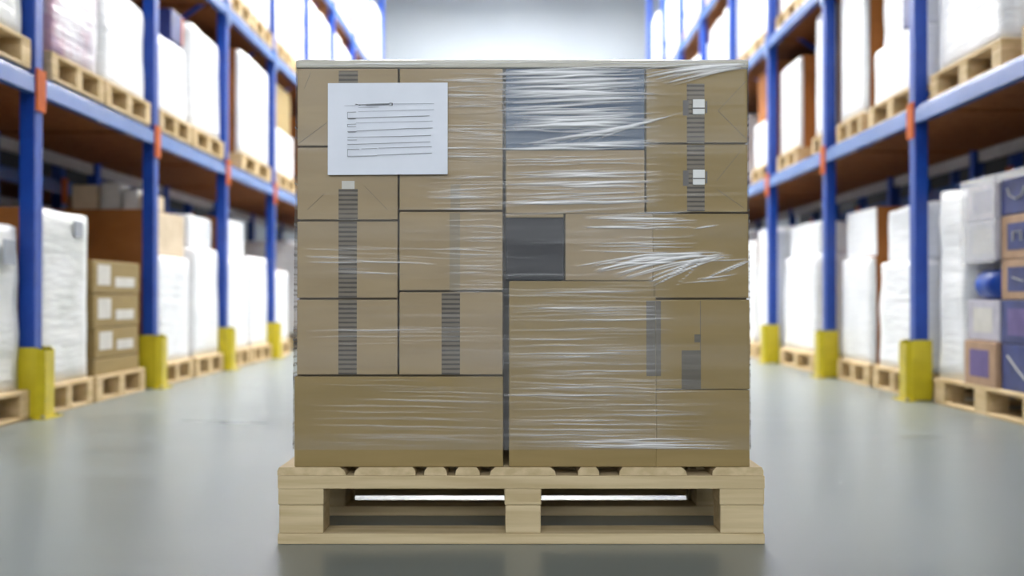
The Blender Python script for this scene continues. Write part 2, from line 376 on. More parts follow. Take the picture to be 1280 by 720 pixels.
# stretch film sleeve with real creases
def film_sleeve():
    zb, zt_ = Z(562), Z(75.5)
    xb0, xb1 = X(366.5) - .002, X(937.5) + .003
    xt0, xt1 = X(369.5) - .001, X(935.5) + .002
    ys0, ys1 = Y0 - .004, Y1 + .006
    per = []     # (side, t): parameters running round the load
    nf = 150
    r = .010
    def loop(x0, x1):
        pts = []
        for i in range(nf + 1): pts.append((x0 + r + (x1 - x0 - 2 * r) * i / nf, ys0, 0, -1))
        for i in range(1, 5): a = -PI / 2 + PI / 2 * i / 5; pts.append((x1 - r + r * math.cos(a), ys0 + r + r * math.sin(a), math.cos(a), math.sin(a)))
        for i in range(16): pts.append((x1, ys0 + r + (ys1 - ys0 - 2 * r) * i / 15, 1, 0))
        for i in range(1, 5): a = PI / 2 * i / 5; pts.append((x1 - r + r * math.cos(a), ys1 - r + r * math.sin(a), math.cos(a), math.sin(a)))
        for i in range(16): pts.append((x1 - r - (x1 - x0 - 2 * r) * i / 15, ys1, 0, 1))
        for i in range(1, 5): a = PI / 2 + PI / 2 * i / 5; pts.append((x0 + r + r * math.cos(a), ys1 - r + r * math.sin(a), math.cos(a), math.sin(a)))
        for i in range(16): pts.append((x0, ys1 - r - (ys1 - ys0 - 2 * r) * i / 15, -1, 0))
        for i in range(1, 5): a = PI + PI / 2 * i / 5; pts.append((x0 + r + r * math.cos(a), ys0 + r + r * math.sin(a), math.cos(a), math.sin(a)))
        return np.array(pts)
    A, B = loop(xb0, xb1), loop(xt0, xt1)
    NU = len(A)
    NV = 800
    v = np.linspace(0, 1, NV)[:, None]
    Xg = A[None, :, 0] * (1 - v) + B[None, :, 0] * v
    Yg = np.repeat(A[None, :, 1], NV, 0); NX = np.repeat(A[None, :, 2], NV, 0); NY = np.repeat(A[None, :, 3], NV, 0)
    Zg = zb + (zt_ - zb) * np.repeat(v, NU, 1)
    disp = np.zeros_like(Zg); gat = np.zeros_like(Zg)
    isfront = (NY < -.5).astype(float)
    rng = np.random.RandomState(3)
    def wrinkle(cx, cz, L, slope, curv, amp, sig, g, rise=1.5, front=True):
        rows = np.where(np.abs(Zg[:, 0] - cz) < abs(slope) * L + abs(curv) * L * L + 5 * sig + .004)[0]
        if len(rows) == 0: return
        a, b = rows[0], rows[-1] + 1
        dx = Xg[a:b] - cx
        line = cz + slope * dx + curv * dx * dx + .0009 * np.sin(dx * 37 + cz * 900)
        win = np.clip(1 - np.abs(dx) / (L / 2), 0, 1) ** (1 / rise)
        q = np.exp(-((Zg[a:b] - line) / sig) ** 2) * win * isfront[a:b]
        disp[a:b] += amp * q; gat[a:b] += g * q
    def region(x0, x1, y0, y1, n, lmin, lmax, amp, g, sl=(0, .01), sig=(.0010, .0024), curv=(0, 0)):
        for _ in range(n):
            L = rng.uniform(lmin, lmax) / S
            cx = X(rng.uniform(x0, x1)); cz = Z(rng.uniform(y0, y1))
            lo, hi = X(x0), X(x1)
            cx = min(max(cx, lo + L * .42), hi - L * .42) if L < (hi - lo) else (lo + hi) / 2
            wrinkle(cx, cz, L, rng.normal(*sl), rng.normal(*curv) if curv[1] else curv[0], amp * rng.uniform(.4, 1.15), rng.uniform(*sig), g * rng.uniform(.3, 1.1))
    region(370, 936, 80, 562, 150, 60, 260, .0005, .05, sl=(0, .012), sig=(.002, .005))
    region(540, 631, 88, 262, 62, 55, 110, .0015, .42, sl=(.0, .02))
    region(628, 815, 84, 266, 120, 80, 210, .0017, .48, sl=(.02, .03), sig=(.0012, .0030))
    region(628, 812, 84, 160, 55, 120, 210, .0019, .5, sl=(.03, .03), sig=(.0015, .0036))
    region(735, 862, 266, 330, 28, 70, 125, .0021, .7, sl=(.01, .02))
    region(634, 828, 356, 470, 60, 90, 190, .0010, .26, sl=(.01, .015))
    region(634, 880, 470, 562, 56, 110, 240, .0011, .28, sl=(-.01, .015))
    region(392, 622, 474, 562, 44, 90, 220, .0009, .16, sl=(-.02, .01))
    region(560, 630, 264, 366, 22, 40, 75, .0013, .30)
    region(385, 500, 310, 342, 10, 50, 110, .0018, .42, sl=(-.02, .03))
    region(440, 630, 308, 330, 7, 80, 150, .0018, .55, sl=(-.03, .01))
    region(395, 620, 408, 430, 9, 70, 200, .0014, .30)
    region(720, 905, 545, 560, 8, 80, 150, .0020, .60, sl=(.0, .02))
    region(370, 936, 75, 84, 12, 120, 260, .0012, .45)
    # fan of diagonal creases on the right
    def crease(ax, ay, bx, by, bow, amp, sig, g):
        dx = (bx - ax) / S; cx = (ax + bx) / 2
        # window fades at both ends, so run the crease a little past them
        wrinkle(X(cx), (Z(ay) + Z(by)) / 2 + bow * dx * dx * .25, dx * 1.15, (Z(by) - Z(ay)) / dx, -bow, amp, sig, g, rise=2.2)
    for k in range(17):
        f = k / 16 + rng.uniform(-.02, .02)
        crease(738 + 100 * f + rng.uniform(-14, 14), 331 + 25 * f + rng.uniform(-1.5, 1.5), 862 + 44 * rng.uniform(0, 1), 316 + 5 * f + rng.uniform(-1, 3),
               rng.uniform(.3, .8), rng.uniform(.0018, .0030), rng.uniform(.0014, .0024), rng.uniform(.5, .95))
    for cx, cy, L, s_, g in ((882, 284, 30, .18, .9), (905, 338, 62, .42, .95), (922, 333, 40, .5, .9), (895, 346, 50, .12, .8), (910, 325, 60, .05, .5), (880, 352, 60, .05, .5)):
        wrinkle(X(cx), Z(cy), L / S, s_, 0, .0026, .0018, g)
    for k in range(14):
        f = k / 13 + rng.uniform(-.03, .03)
        crease(805 + 45 * f + rng.uniform(-12, 12), 88 + 17 * f, 926 + rng.uniform(-12, 8), 79 + 7 * f + rng.uniform(-1, 1), rng.uniform(.1, .6), .0026, rng.uniform(.0013, .0022), rng.uniform(.4, .8))
    for k in range(6):
        wrinkle(X(705 + 18 * k), Z(172 - 3 * k), 120 / S, .12 + .04 * k, -.4, .0022, .0024, .55)
    # whole-film bands of doubled layers
    band = .5 + .5 * np.sin(Zg * 41 + 1.3) * np.sin(Zg * 17 + .4)
    gat += .12 * np.clip(band - .45, 0, 1)
    # doubled film layers on the lower right and middle top of the face
    def soft(a, b, w, q): return np.clip((q - a) / w, 0, 1) * np.clip((b - q) / w, 0, 1)
    gat += .05 * soft(X(560), X(850), .06, Xg) * soft(zb, zt_, .05, Zg) * isfront
    # streaks right round the other three sides
    oth = (1 - isfront)
    for _ in range(150):
        cz = rng.uniform(zb, zt_); sg = rng.uniform(.0015, .004)
        q = np.exp(-((Zg - cz - .004 * np.sin(Xg * 3 + Yg * 4 + cz * 50)) / sg) ** 2) * oth
        disp += .0004 * q; gat += .3 * q
    disp = np.minimum(disp, .0045)
    gat = np.clip(gat, 0, 1.0)
    # sag between layers and a soft roll on the top edge
    Xg = Xg + NX * disp; Yg = Yg + NY * disp
    top = []
    for k, (inn, up) in enumerate(((.004, .003), (.012, .0045), (.035, .005), (.08, .005))):
        top.append((B[:, 0] - B[:, 2] * inn, A[:, 1] - A[:, 3] * inn, np.full(NU, zt_ + up)))
    V = np.stack([Xg.ravel(), Yg.ravel(), Zg.ravel()], 1)
    for t in top: V = np.concatenate([V, np.stack(t, 1)])
    rows = NV + len(top)
    gall = np.concatenate([gat.ravel(), np.full(len(top) * NU, .5)])
    i = np.arange(rows - 1)[:, None] * NU; j = np.arange(NU)[None, :]; jn = (j + 1) % NU
    Fq = np.stack([(i + j).ravel(), (i + jn).ravel(), (i + NU + jn).ravel(), (i + NU + j).ravel()], 1)
    cx = float(V[:, 0].mean()); V[:, 0] -= cx; V[:, 1] -= Y0; V[:, 2] -= zb
    me = bpy.data.meshes.new('stretch_film')
    me.from_pydata(V.tolist(), [], Fq.tolist())
    at = me.attributes.new('gather_glint', 'FLOAT', 'POINT'); at.data.foreach_set('value', gall.astype(np.float32))
    o = link('stretch_film', me, M['film'], None, (cx, Y0, zb), smooth=True)
    tag(o, 'clear wrinkled stretch film wound round the whole carton stack', 'film')
film_sleeve()

# paper sheet stuck on the film
ps = empty('paper_sheet', (X(485), Y0 - .0105, Z(219)))
tag(ps, 'white paper sheet with dark ruled lines on the upper left of the stack', 'paper')
def sheet(bm):
    nx, nz = 24, 18
    w, h = (X(559.5) - X(410)), (Z(105) - Z(219.5))
    g = [[None] * (nx + 1) for _ in range(nz + 1)]
    for k in range(nz + 1):
        for i in range(nx + 1):
            u, v_ = i / nx, k / nz
            yy = .0012 * math.sin(u * 5) * (1 - v_) - .001 * (u * v_)
            g[k][i] = bm.verts.new(((u - .5) * w + .001 * v_ * 0, yy, v_ * h + .0015 * u))
    fs = []
    for k in range(nz):
        for i in range(nx): fs.append(bm.faces.new((g[k][i], g[k][i + 1], g[k + 1][i + 1], g[k + 1][i])))
    r = bmesh.ops.extrude_face_region(bm, geom=fs)
    bmesh.ops.translate(bm, vec=(0, .0012, 0), verts=[e for e in r['geom'] if isinstance(e, bmesh.types.BMVert)])
    bmesh.ops.recalc_face_normals(bm, faces=bm.faces[:])
bm = bmesh.new(); sheet(bm); link('sheet', to_mesh(bm, 'sheet'), M['paper'], ps)
def zp(ax, ay):   # coordinates in the enlarged view of the sheet
    return X(400 + ax / 5.141) - ps.location.x, Z(90 + ay / 5.141) - ps.location.z
def ink(name, segs, mat, w, lab=None, split=True):
    if split and len(segs) > 1:
        for sg in segs: ink(name, [sg], mat, w, lab)
        return
    bm = bmesh.new()
    for ax, ay, bx, by in segs:
        a = zp(ax, ay); b = zp(bx, by)
        bm_bar(bm, (a[0], -.0026, a[1]), (b[0], -.0026, b[1]), w, .0006)
    o = link(name, to_mesh(bm, name), mat, ps)
    if lab: o['label'] = lab
ink('heading_line', [(228, 214, 300, 213), (300, 211, 450, 207), (300, 217, 448, 213), (448, 203, 466, 203), (466, 203, 466, 219), (466, 219, 448, 219), (232, 209, 262, 218)], M['black'], .0024, 'dark scribbled heading', False)
ink('text_line', [(180, 300, 235, 300), (180, 386, 240, 385), (180, 468, 250, 467), (180, 500, 255, 499), (180, 545, 370, 541),
                  (182, 304, 232, 303), (184, 390, 232, 389)], M['black'], .0021, 'dark thick strokes at the left')
ink('ruled_line', [(235, 299, 705, 285), (240, 382, 560, 367), (560, 367, 725, 363), (180, 422, 500, 418), (500, 418, 715, 410), (250, 467, 710, 452),
                   (270, 497, 370, 494), (380, 492, 720, 483), (370, 538, 720, 524), (180, 340, 235, 338), (180, 440, 240, 440), (180, 355, 235, 354), (180, 262, 235, 261)], M['black'], .0014, 'grey ruled lines')
ink('faint_line', [(160, 221, 228, 219), (466, 208, 735, 207), (250, 232, 380, 229), (250, 258, 735, 245), (235, 331, 725, 318)], M['grey'], .0010, 'faint thin lines')
ink('margin_bracket', [(180, 262, 180, 302), (180, 338, 180, 356), (180, 500, 180, 546)], M['grey'], .0012, 'thin margin strokes')

# ------------------------------------------------------------------ racks
XF, XFR, XB = 2.42, 2.37, 3.58
LEV = {-1: [1.755, 3.10, 4.58], 1: [1.755, 3.05, 4.25]}
POSTS = {-1: [3.66 + 1.79 * i for i in range(10)], 1: [4.57 + 1.815 * i for i in range(9)]}
POSTS[-1].insert(0, 1.87); POSTS[1].insert(0, 2.69)
UPH = 6.35
SN = {-1: 'left', 1: 'right'}
def span(s, a, b): return (s * a, s * b) if s > 0 else (s * b, s * a)
def rack(s, xf, xb, name, label, levels, posts, rear=False):
    t = empty(name, (s * xf, posts[0], 0)); tag(t, label, 'rack')
    ox, oy = s * xf, posts[0]
    def mk(nm, lst, mat, par=t, bev=0.0):
        return boxes(nm, [(b[0] - ox, b[1] - ox, b[2] - oy, b[3] - oy, b[4], b[5]) for b in lst], mat, par, bev)
    for i, y in enumerate(posts):
        for xa in (xf, xb - .08):
            x0, x1 = span(s, xa, xa + .08)
            # open channel section with a slotted face
            u = mk('upright', [(x0, x1, y - .045, y + .045, .008, UPH)], M['blue'], bev=.006)
            f = boxes('foot_plate', [(x0 - .02 - ox, x1 + .02 - ox, y - .06 - oy, y + .06 - oy, 0, .008)], M['blue'], u)
        if i < 10:
            zs_ = [1.80, 2.45, 3.20, 3.95, 4.70, 5.45, 6.20]
            for k in range(6):
                bm = bmesh.new()
                a, b = (xf + .06, xb - .06) if k % 2 == 0 else (xb - .06, xf + .06)
                bm_bar(bm, (s * a - ox, y - oy, zs_[k]), (s * b - ox, y - oy, zs_[k + 1]), .03, .03)
                link('brace', to_mesh(bm, 'brace'), M['blue'], t)
    for li, z in enumerate(levels):
        for i in range(len(posts) - 1):
            y0, y1 = posts[i] + .046, posts[i + 1] - .046
            x0, x1 = span(s, xf - .004, xf + .046)
            # beam: box with a stepped top lip
            xs0, xs1 = span(s, xf + .026, xf + .046)
            mk('beam', [(x0, x1, y0, y1, z - .115, z - .028), (xs0, xs1, y0, y1, z - .028, z - .002), ], M['beam'], bev=.004)
            x0, x1 = span(s, xb - .05, xb)
            mk('rear_beam', [(x0, x1, y0, y1, z - .115, z - .028)], M['greybeam'], bev=.004)
            x0, x1 = span(s, xf + .05, xb - .002)
            mk('shelf_board', [(x0, x1, y0, y1, z - .027, z)], M['deck'])
        for i, y in enumerate(posts):
            x0, x1 = span(s, xf - .014, xf - .002)
            c = mk('connector', [(x0, x1, y - .052, y + .052, z - .20, z + .015)], M['orange'] if li == 0 else M['beam'], bev=.003)
            c['label'] = 'orange beam connector plate' if li == 0 else 'pale blue beam connector plate'
    return t
rack(-1, XF, XB, 'pallet_rack', 'long blue pallet rack along the left side of the aisle', LEV[-1], POSTS[-1])
rack(1, XFR, XB, 'pallet_rack', 'long blue pallet rack along the right side of the aisle', LEV[1], POSTS[1])

# yellow post guards: folded steel channel round the post foot, top edge sloped
def guard_mesh(s):
    bm = bmesh.new()
    # outline in plan (x outwards to the aisle is -s)
    a = -s
    prof = [(-.03, -.085), (.085, -.085), (.115, -.055), (.115, .055), (.085, .085), (-.03, .085)]
    inner = [(-.03, -.079), (.082, -.079), (.109, -.052), (.109, .052), (.082, .079), (-.03, .079)]
    def zt(x): return .36 - (.0 if x < .09 else .018)
    ob = [bm.verts.new((a * x, y, .006)) for x, y in prof]; ot = [bm.verts.new((a * x, y, zt(x))) for x, y in prof]
    ib = [bm.verts.new((a * x, y, .006)) for x, y in inner]; it = [bm.verts.new((a * x, y, zt(x))) for x, y in inner]
    n = len(prof)
    for i in range(n - 1):
        bm.faces.new((ob[i], ob[i + 1], ot[i + 1], ot[i])); bm.faces.new((ib[i + 1], ib[i], it[i], it[i + 1]))
        bm.faces.new((ot[i], ot[i + 1], it[i + 1], it[i])); bm.faces.new((ob[i + 1], ob[i], ib[i], ib[i + 1]))
    for i in (0, n - 1): bm.faces.new((ob[i], ot[i], it[i], ib[i]))
    bm_box(bm, min(a * .075, a * .14), max(a * .075, a * .14), -.105, .105, 0, .008)
    bmesh.ops.recalc_face_normals(bm, faces=bm.faces[:])
    return to_mesh(bm, 'post_guard')
ordn = ['nearest', 'second', 'third', 'fourth', 'fifth', 'sixth', 'seventh', 'eighth', 'ninth', 'tenth']
for s in (-1, 1):
    gm = guard_mesh(s); gm.materials.append(M['yellow'])
    bmb = bmesh.new()
    for yy in (-.09, .09):
        r = bmesh.ops.create_cone(bmb, cap_ends=True, segments=6, radius1=.01, radius2=.01, depth=.012)
        bmesh.ops.translate(bmb, vec=(-s * .12, yy, .014), verts=r['verts'])
    bolt = to_mesh(bmb, 'bolts'); bolt.materials.append(M['steel'])
    first = 2 if s < 0 else 2
    for i, y in enumerate(POSTS[s][first:8]):
        g = bpy.data.objects.new('post_guard', gm); C.objects.link(g); g.location = (s * ((XF if s < 0 else XFR) + .055), y, 0)
        tag(g, 'yellow guard at the foot of the %s blue post in view, %s rack' % (ordn[i], SN[s]), 'guard', 'yellow post guards')
        b = bpy.data.objects.new('bolts', bolt); C.objects.link(b); b.parent = g

# ------------------------------------------------------------------ pallets in the racks (one prototype, copied)
pal_parts = []
PW, PL, PHH = 1.0, 1.06, .15     # unit width (along the aisle), depth into the rack, height
def pal_proto():
    out = []
    def add(name, lst, bev=.004):
        bm = bmesh.new()
        for b in lst: bm_box(bm, *b, bev=bev, seg=1)
        me = to_mesh(bm, name); me.materials.append(M['wood_bg']); out.append((name, me))
    for k in range(5):       # deck boards run along the aisle
        x = .0 + k * (PL - .15) / 4
        add('deck_board', [(x, x + .15, -.5, .5, .128, .15)])
    for y in (-.5, -.06, .38): add('stringer_board', [(0, PL, y, y + .12, .108, .128)])
    for y in (-.5, -.06, .38):
        for x in (0, PL / 2 - .06, PL - .12): add('block', [(x, x + .12, y, y + .12, .02, .108)])
        add('bottom_board', [(0, PL, y, y + .12, 0, .02)])
    add('bottom_board', [(0, .1, -.38, -.06, 0, .02), (0, .1, .06, .38, 0, .02)])
    return out
PROTO = pal_proto()
def bg_pallet(s, y0, y1, z, label, inset=.0):
    t = empty('wooden_pallet', (s * (XF + .005 + inset), (y0 + y1) / 2, z))
    tag(t, label, 'pallet', 'pallets in the racks')
    t.scale = (s, (y1 - y0), 1)
    for name, me in PROTO:
        o = bpy.data.objects.new(name, me); C.objects.link(o); o.parent = t
    return t

# ------------------------------------------------------------------ loads
def block_mesh(x0, x1, y0, y1, z0, z1, lump=.012, r=.03, seed=0, taper=.0):
    """rounded soft-edged block with lumps, as film-wrapped goods have"""
    nx, ny, nz = 8, 8, 12
    bm = bmesh.new()
    vd = {}
    def V(i, j, k):
        if (i, j, k) in vd: return vd[(i, j, k)]
        p = Vector((x0 + (x1 - x0) * i / nx, y0 + (y1 - y0) * j / ny, z0 + (z1 - z0) * k / nz))
        c = Vector((min(max(p.x, x0 + r), x1 - r), min(max(p.y, y0 + r), y1 - r), min(max(p.z, z0 + r * .3), z1 - r)))
        d = p - c
        if d.length > 1e-6:
            e = max(abs(d.x), abs(d.y), abs(d.z)); p = c + d.normalized() * min(d.length, r)
        n_ = noise.noise(Vector((p.x * 3.1 + seed, p.y * 3.1, p.z * 5.0)))
        f = k / nz
        cx, cy = (x0 + x1) / 2, (y0 + y1) / 2
        k2 = 1 - taper * f
        q = Vector((cx + (p.x - cx) * k2, cy + (p.y - cy) * k2, p.z))
        dirv = Vector((q.x - cx, q.y - cy, 0));
        if dirv.length > 0: dirv.normalize()
        q += dirv * (n_ - .5) * lump
        if k == nz: q.z += (n_ - .6) * lump * 1.2
        v = bm.verts.new(q); vd[(i, j, k)] = v; return v
    for a in range(nx):
        for b in range(ny):
            bm.faces.new((V(a, b, 0), V(a, b + 1, 0), V(a + 1, b + 1, 0), V(a + 1, b, 0)))
            bm.faces.new((V(a, b, nz), V(a + 1, b, nz), V(a + 1, b + 1, nz), V(a, b + 1, nz)))
    for a in range(nx):
        for c in range(nz):
            bm.faces.new((V(a, 0, c), V(a + 1, 0, c), V(a + 1, 0, c + 1), V(a, 0, c + 1)))
            bm.faces.new((V(a, ny, c), V(a, ny, c + 1), V(a + 1, ny, c + 1), V(a + 1, ny, c)))
    for b in range(ny):
        for c in range(nz):
            bm.faces.new((V(0, b, c), V(0, b, c + 1), V(0, b + 1, c + 1), V(0, b + 1, c)))
            bm.faces.new((V(nx, b, c), V(nx, b + 1, c), V(nx, b + 1, c + 1), V(nx, b, c + 1)))
    bmesh.ops.recalc_face_normals(bm, faces=bm.faces[:])
    return to_mesh(bm, 'wrapped_goods')
seedc = [0]
LEVNAME = {0: 'floor level', 1: 'first shelf', 2: 'second shelf', 3: 'third shelf'}
def load(s, lev, y0, y1, top, kind='film', tier=None, mat=None, desc=None, where='', pallet=True, extra=None, inset=.02, depth=.98, lump=.012):
    """kind film: white film round everything; clad: brown carton body with white film over the aisle side"""
    z = 0 if lev == 0 else LEV[s][lev - 1]
    if pallet:
        bg_pallet(s, y0 - .01, y1 + .01, z, 'wooden pallet, %s rack %s, %s' % (SN[s], LEVNAME[lev], where))
        z += PHH
    seedc[0] += 1; sd = seedc[0] * 7.3
    xf = XF + .012 + inset
    cy = (y0 + y1) / 2
    mat = mat or M['wrap']
    t = empty('wrapped_load', (s * xf, cy, z))
    a0, a1 = y0 - cy, y1 - cy
    h = top - z
    def blk(name, xa, xb, ya, yb, za, zb, m_, lp=lump, tp=.0, r=.03):
        x0, x1 = span(s, xa, xb)
        me = block_mesh(x0, x1, ya, yb, za, zb, lump=lp, seed=sd, taper=tp, r=r)
        return link(name, me, m_, t, smooth=(m_ not in (M['card_brown'], M['card_pale'])))
    def flat(name, xa, xb, ya, yb, za, zb, m_, bev=.006):
        x0, x1 = span(s, xa, xb)
        return boxes(name, [(x0, x1, ya, yb, za, zb)], m_, t, bev)
    if kind == 'film':
        if tier:
            hl = tier - z
            blk('lower_tier', 0, depth, a0, a1, 0, hl, mat, tp=.01)
            blk('upper_tier', .05, depth - .06, a0 + .03, a1 - .03, hl - .012, h, mat)
        else:
            blk('wrapped_goods', 0, depth, a0, a1, 0, h, mat, tp=.015)
    else:
        hb = h; hw = (tier - z) if tier else h
        flat('carton_body', .05, depth, a0 + .004, a1 - .01, 0, hb, M['card_brown'])
        blk('film_cover', .0, .048, a0, a1, .0, hw, mat, lp=.008, r=.018)
        if tier: flat('carton_face', .040, .0498, a0 + .006, a1 - .012, hw + .004, hb - .006, M['card_pale'] if extra == 'pale' else M['wrap'] if extra == 'white' else M['card_brown'] if extra == 'brown' else M['card_b'], .001)
    d = desc or ('white film-wrapped load' if kind == 'film' else 'half-wrapped brown load')
    tag(t, '%s, %s rack %s, %s' % (d, SN[s], LEVNAME[lev], where), 'load', 'wrapped loads in the racks')
    return t, z, h

# left, floor level
t, z, h = load(-1, 0, 4.60, 5.36, .99, 'film', mat=M['wrap_dull'], desc='greyish wrapped load', where='at the left photo edge', lump=.02)
boxes('print_patch', [(-.0012 + .010, .010 + .0012, .14, .27, .62, .74)], M['grey'], t)
t, z, h = load(-1, 0, 5.53, 6.17, 1.08, 'clad', mat=M['wrap_dull'], desc='white load with grey label', where='beyond the nearest post', lump=.02)
boxes('address_label', [(.0045, .009, .10, .22, .80, .89)], M['grey'], t)
zf = PHH
bg_pallet(-1, 6.23, 7.05, 0, 'wooden pallet, left rack floor level, under the four labelled cartons')
zc = PHH
for k, (hh, wd, lab) in enumerate(((.10, .74, 'flat tan carton at the bottom of the labelled stack on the left'), (.185, .72, 'tan carton with white labels, lowest labelled one of the left stack'),
                                   (.20, .75, 'tan carton with white labels, middle labelled one of the left stack'), (.20, .77, 'tan carton with white labels, topmost of the left stack'))):
    cy = 6.63 + random.uniform(-.008, .008)
    t = empty('carton', (-(XF + .03), cy, zc)); tag(t, lab, 'carton', 'labelled cartons stacked in the left rack')
    boxes('body', [(-.80, 0, -wd / 2, wd / 2, 0, hh - .004)], M['card_b'], t, bev=.008)
    if k > 0:
        boxes('label', [(0, .0015, -wd / 2 + .06, -wd / 2 + .26, .05, hh - .03)], M['label'], t)
        boxes('label', [(0, .0015, -wd / 2 + .34, wd / 2 - .10, .04, .10)], M['label'], t)
        boxes('tape', [(-.78, .001, -.02, .02, hh - .0045, hh - .0035)], M['tape_pale'], t)
    zc += hh
t, z, h = load(-1, 0, 7.37, 8.09, 1.22, 'clad', tier=.91, extra='pale', desc='tall brown load, lower front white', where='behind second post')
for k, (xx, ww, hh, mm) in enumerate(((2.98, .17, .17, 'card_pale'), (2.80, .13, .185, 'label'), (2.66, .10, .14, 'label'), (2.545, .11, .10, 'card_pale'))):
    c = empty('small_carton', (-xx, 7.42 + .1, 1.221)); tag(c, '%s small carton on the big brown carton, %s' % (['tan square', 'tall pale', 'white', 'low tan'][k], ['farthest from the aisle', 'beside the tan square one', 'third from the rack back', 'closest to the aisle'][k]), 'carton', 'small cartons on the big brown carton')
    boxes('body', [(-ww / 2, ww / 2, -.1, .1, 0, hh)], M[mm], c, bev=.006)
    boxes('tape', [(-.015, .015, -.101, .101, hh - .0005, hh + .0008)], M['tape_pale'], c)
load(-1, 0, 8.20, 8.94, 1.27, 'film', tier=1.02, where='before the third post in view')
load(-1, 0, 9.14, 9.86, 1.30, 'clad', tier=.95, extra='white', mat=M['wrap'], where='right behind the third post in view')
load(-1, 0, 9.96, 10.70, 1.02, 'film', where='before the fourth post in view')
load(-1, 0, 10.95, 11.62, .90, 'clad', where='beyond the fourth post')
# left, first shelf
load(-1, 1, 4.50, 5.36, 2.60, 'film', mat=M['wrap_dull'], where='in the top left corner of the photo')
load(-1, 1, 5.62, 6.32, 2.56, 'film', mat=M['wrap_print'], desc='mauve printed wrapped load', where='just beyond the nearest post')
load(-1, 1, 6.37, 7.13, 2.53, 'film', where='right of the purple printed one')
load(-1, 1, 7.34, 8.04, 2.47, 'film', where='under the blue carton')
bc = empty('blue_carton', (-(XF + .05), 7.84, 2.473)); tag(bc, 'blue carton lying on a white wrapped load on the left first shelf', 'carton')
boxes('body', [(-.35, 0, -.14, .14, 0, .22)], M['blue_card'], bc, bev=.006); o = boxes('red_edge', [(-.001, .0015, .10, .139, .01, .215)], M['orange'], bc); o['label'] = 'red end strip'
load(-1, 1, 8.11, 8.94, 2.72, 'film', where='before the third post in view')
load(-1, 1, 9.55, 10.68, 2.84, 'clad', where='between the third and fourth posts in view')
load(-1, 1, 11.0, 11.9, 2.86, 'clad', tier=2.38, where='just beyond the fourth post in view')
# right, floor level
load(1, 0, 6.54, 7.24, 1.21, 'film', tier=.86, where='just beyond the nearest post', desc='two-tier white load')
load(1, 0, 7.38, 8.04, 1.24, 'clad', tier=.90, extra='white', where='before the second post in view')
load(1, 0, 8.72, 9.80, 1.26, 'film', tier=.98, where='before the third post in view')
load(1, 0, 10.08, 10.85, 1.30, 'film', where='just behind the third post in view')
load(1, 0, 10.95, 11.66, 1.2, 'clad', where='beyond the third post')
# right, first shelf
load(1, 1, 4.62, 5.10, 2.60, 'film', where='at the right photo edge')
load(1, 1, 5.34, 6.24, 2.72, 'film', where='between the photo edge and the nearest post')
t, z, h = load(1, 1, 6.50, 7.33, 2.78, 'film', tier=2.30, desc='two-tier white load with a blue patch', where='just beyond the nearest post')
o = boxes('blue_patch', [(.035, .062, -.26, -.06, .42, .80)], M['blue_card'], t, bev=.004); o['label'] = 'blue printed panel'
load(1, 1, 7.50, 8.06, 2.88, 'clad', where='before the second post in view')
load(1, 1, 8.25, 8.72, 2.90, 'clad', where='right behind the second post in view')
load(1, 1, 9.22, 9.88, 2.70, 'clad', where='before the third post in view')
load(1, 1, 10.2, 10.95, 2.87, 'clad', tier=2.36, extra='brown', where='just beyond the third post in view')

# the remaining bays
def fill(s, lev, D, skip_to, upto):
    k = 0
    ps_ = POSTS[s]
    for i in range(len(ps_) - 1):
        y0, y1 = ps_[i] + .08, ps_[i + 1] - .08
        if y0 < skip_to or y0 > upto: continue
        m = (y0 + y1) / 2
        for j, (a, b) in enumerate(((y0, m - .04), (m + .04, y1))):
            z = (0 if lev == 0 else LEV[s][lev - 1])
            cap_ = (LEV[s][lev] - .115) if lev < 3 else z + 1.5
            top = z + PHH + (cap_ - z - PHH) * random.uniform(.72, .86) if lev != 3 else z + PHH + random.uniform(.9, 1.2)
            load(s, lev, a + random.uniform(0, .03), b - random.uniform(0, .03), top, random.choice(['film', 'film', 'clad']),
                 where='%s bay from the end wall, %s half' % (ordn[len(ps_) - 2 - i] if len(ps_) - 2 - i else 'closest', 'near' if j == 0 else 'far'))
fill(-1, 0, 0, 12.5, 17); fill(1, 0, 0, 11.8, 17)
fill(-1, 1, 0, 12.5, 17); fill(1, 1, 0, 11.8, 17)
fill(-1, 2, 0, 7.2, 20); fill(1, 2, 0, 8.0, 20)
fill(-1, 3, 0, 12.4, 20); fill(1, 3, 0, 11.7, 20)

# ------------------------------------------------------------------ colourful carton pallet at the right edge
bg_pallet(1, 4.98, 6.2, 0, 'long wooden pallet on the floor under the colourful cartons, right photo edge')
xf = XF + .03
def ccarton(y0, y1, z0, z1, mat, label, panel=None, dx=0.0, mark=None):
    cy = (y0 + y1) / 2
    t = empty('printed_carton', (xf + dx, cy, z0)); tag(t, label, 'carton', 'colourful cartons at the right edge')
    boxes('body', [(0, .42, y0 - cy + .004, y1 - cy - .004, 0, z1 - z0 - .003)], mat, t, bev=.008)
    w = y1 - y0; h = z1 - z0
    if panel: boxes('printed_panel', [(-.0015, .0005, -w * .28, w * .30, h * .2, h * .8)], panel, t)
    if mark:
        bm = bmesh.new()
        pts = mark
        for (a, b), (c, d) in zip(pts[:-1], pts[1:]):
            bm_bar(bm, (-.003, -w / 2 + w * a, h * b), (-.003, -w / 2 + w * c, h * d), .012, .002)
        link('white_mark', to_mesh(bm, 'mark'), M['label'], t)
    return t
b0 = PHH
Y = 'at the right photo edge'
ccarton(5.02, 5.40, b0, .38, M['blue_card'], 'dark blue carton with a white stroke, lowest ' + Y, None, 0, [(.2, .2), (.5, .45), (.8, .75)])
ccarton(5.02, 5.40, .38, .60, M['blue_card'], 'dark blue carton with a purple panel, second lowest ' + Y, M['purple_card'])
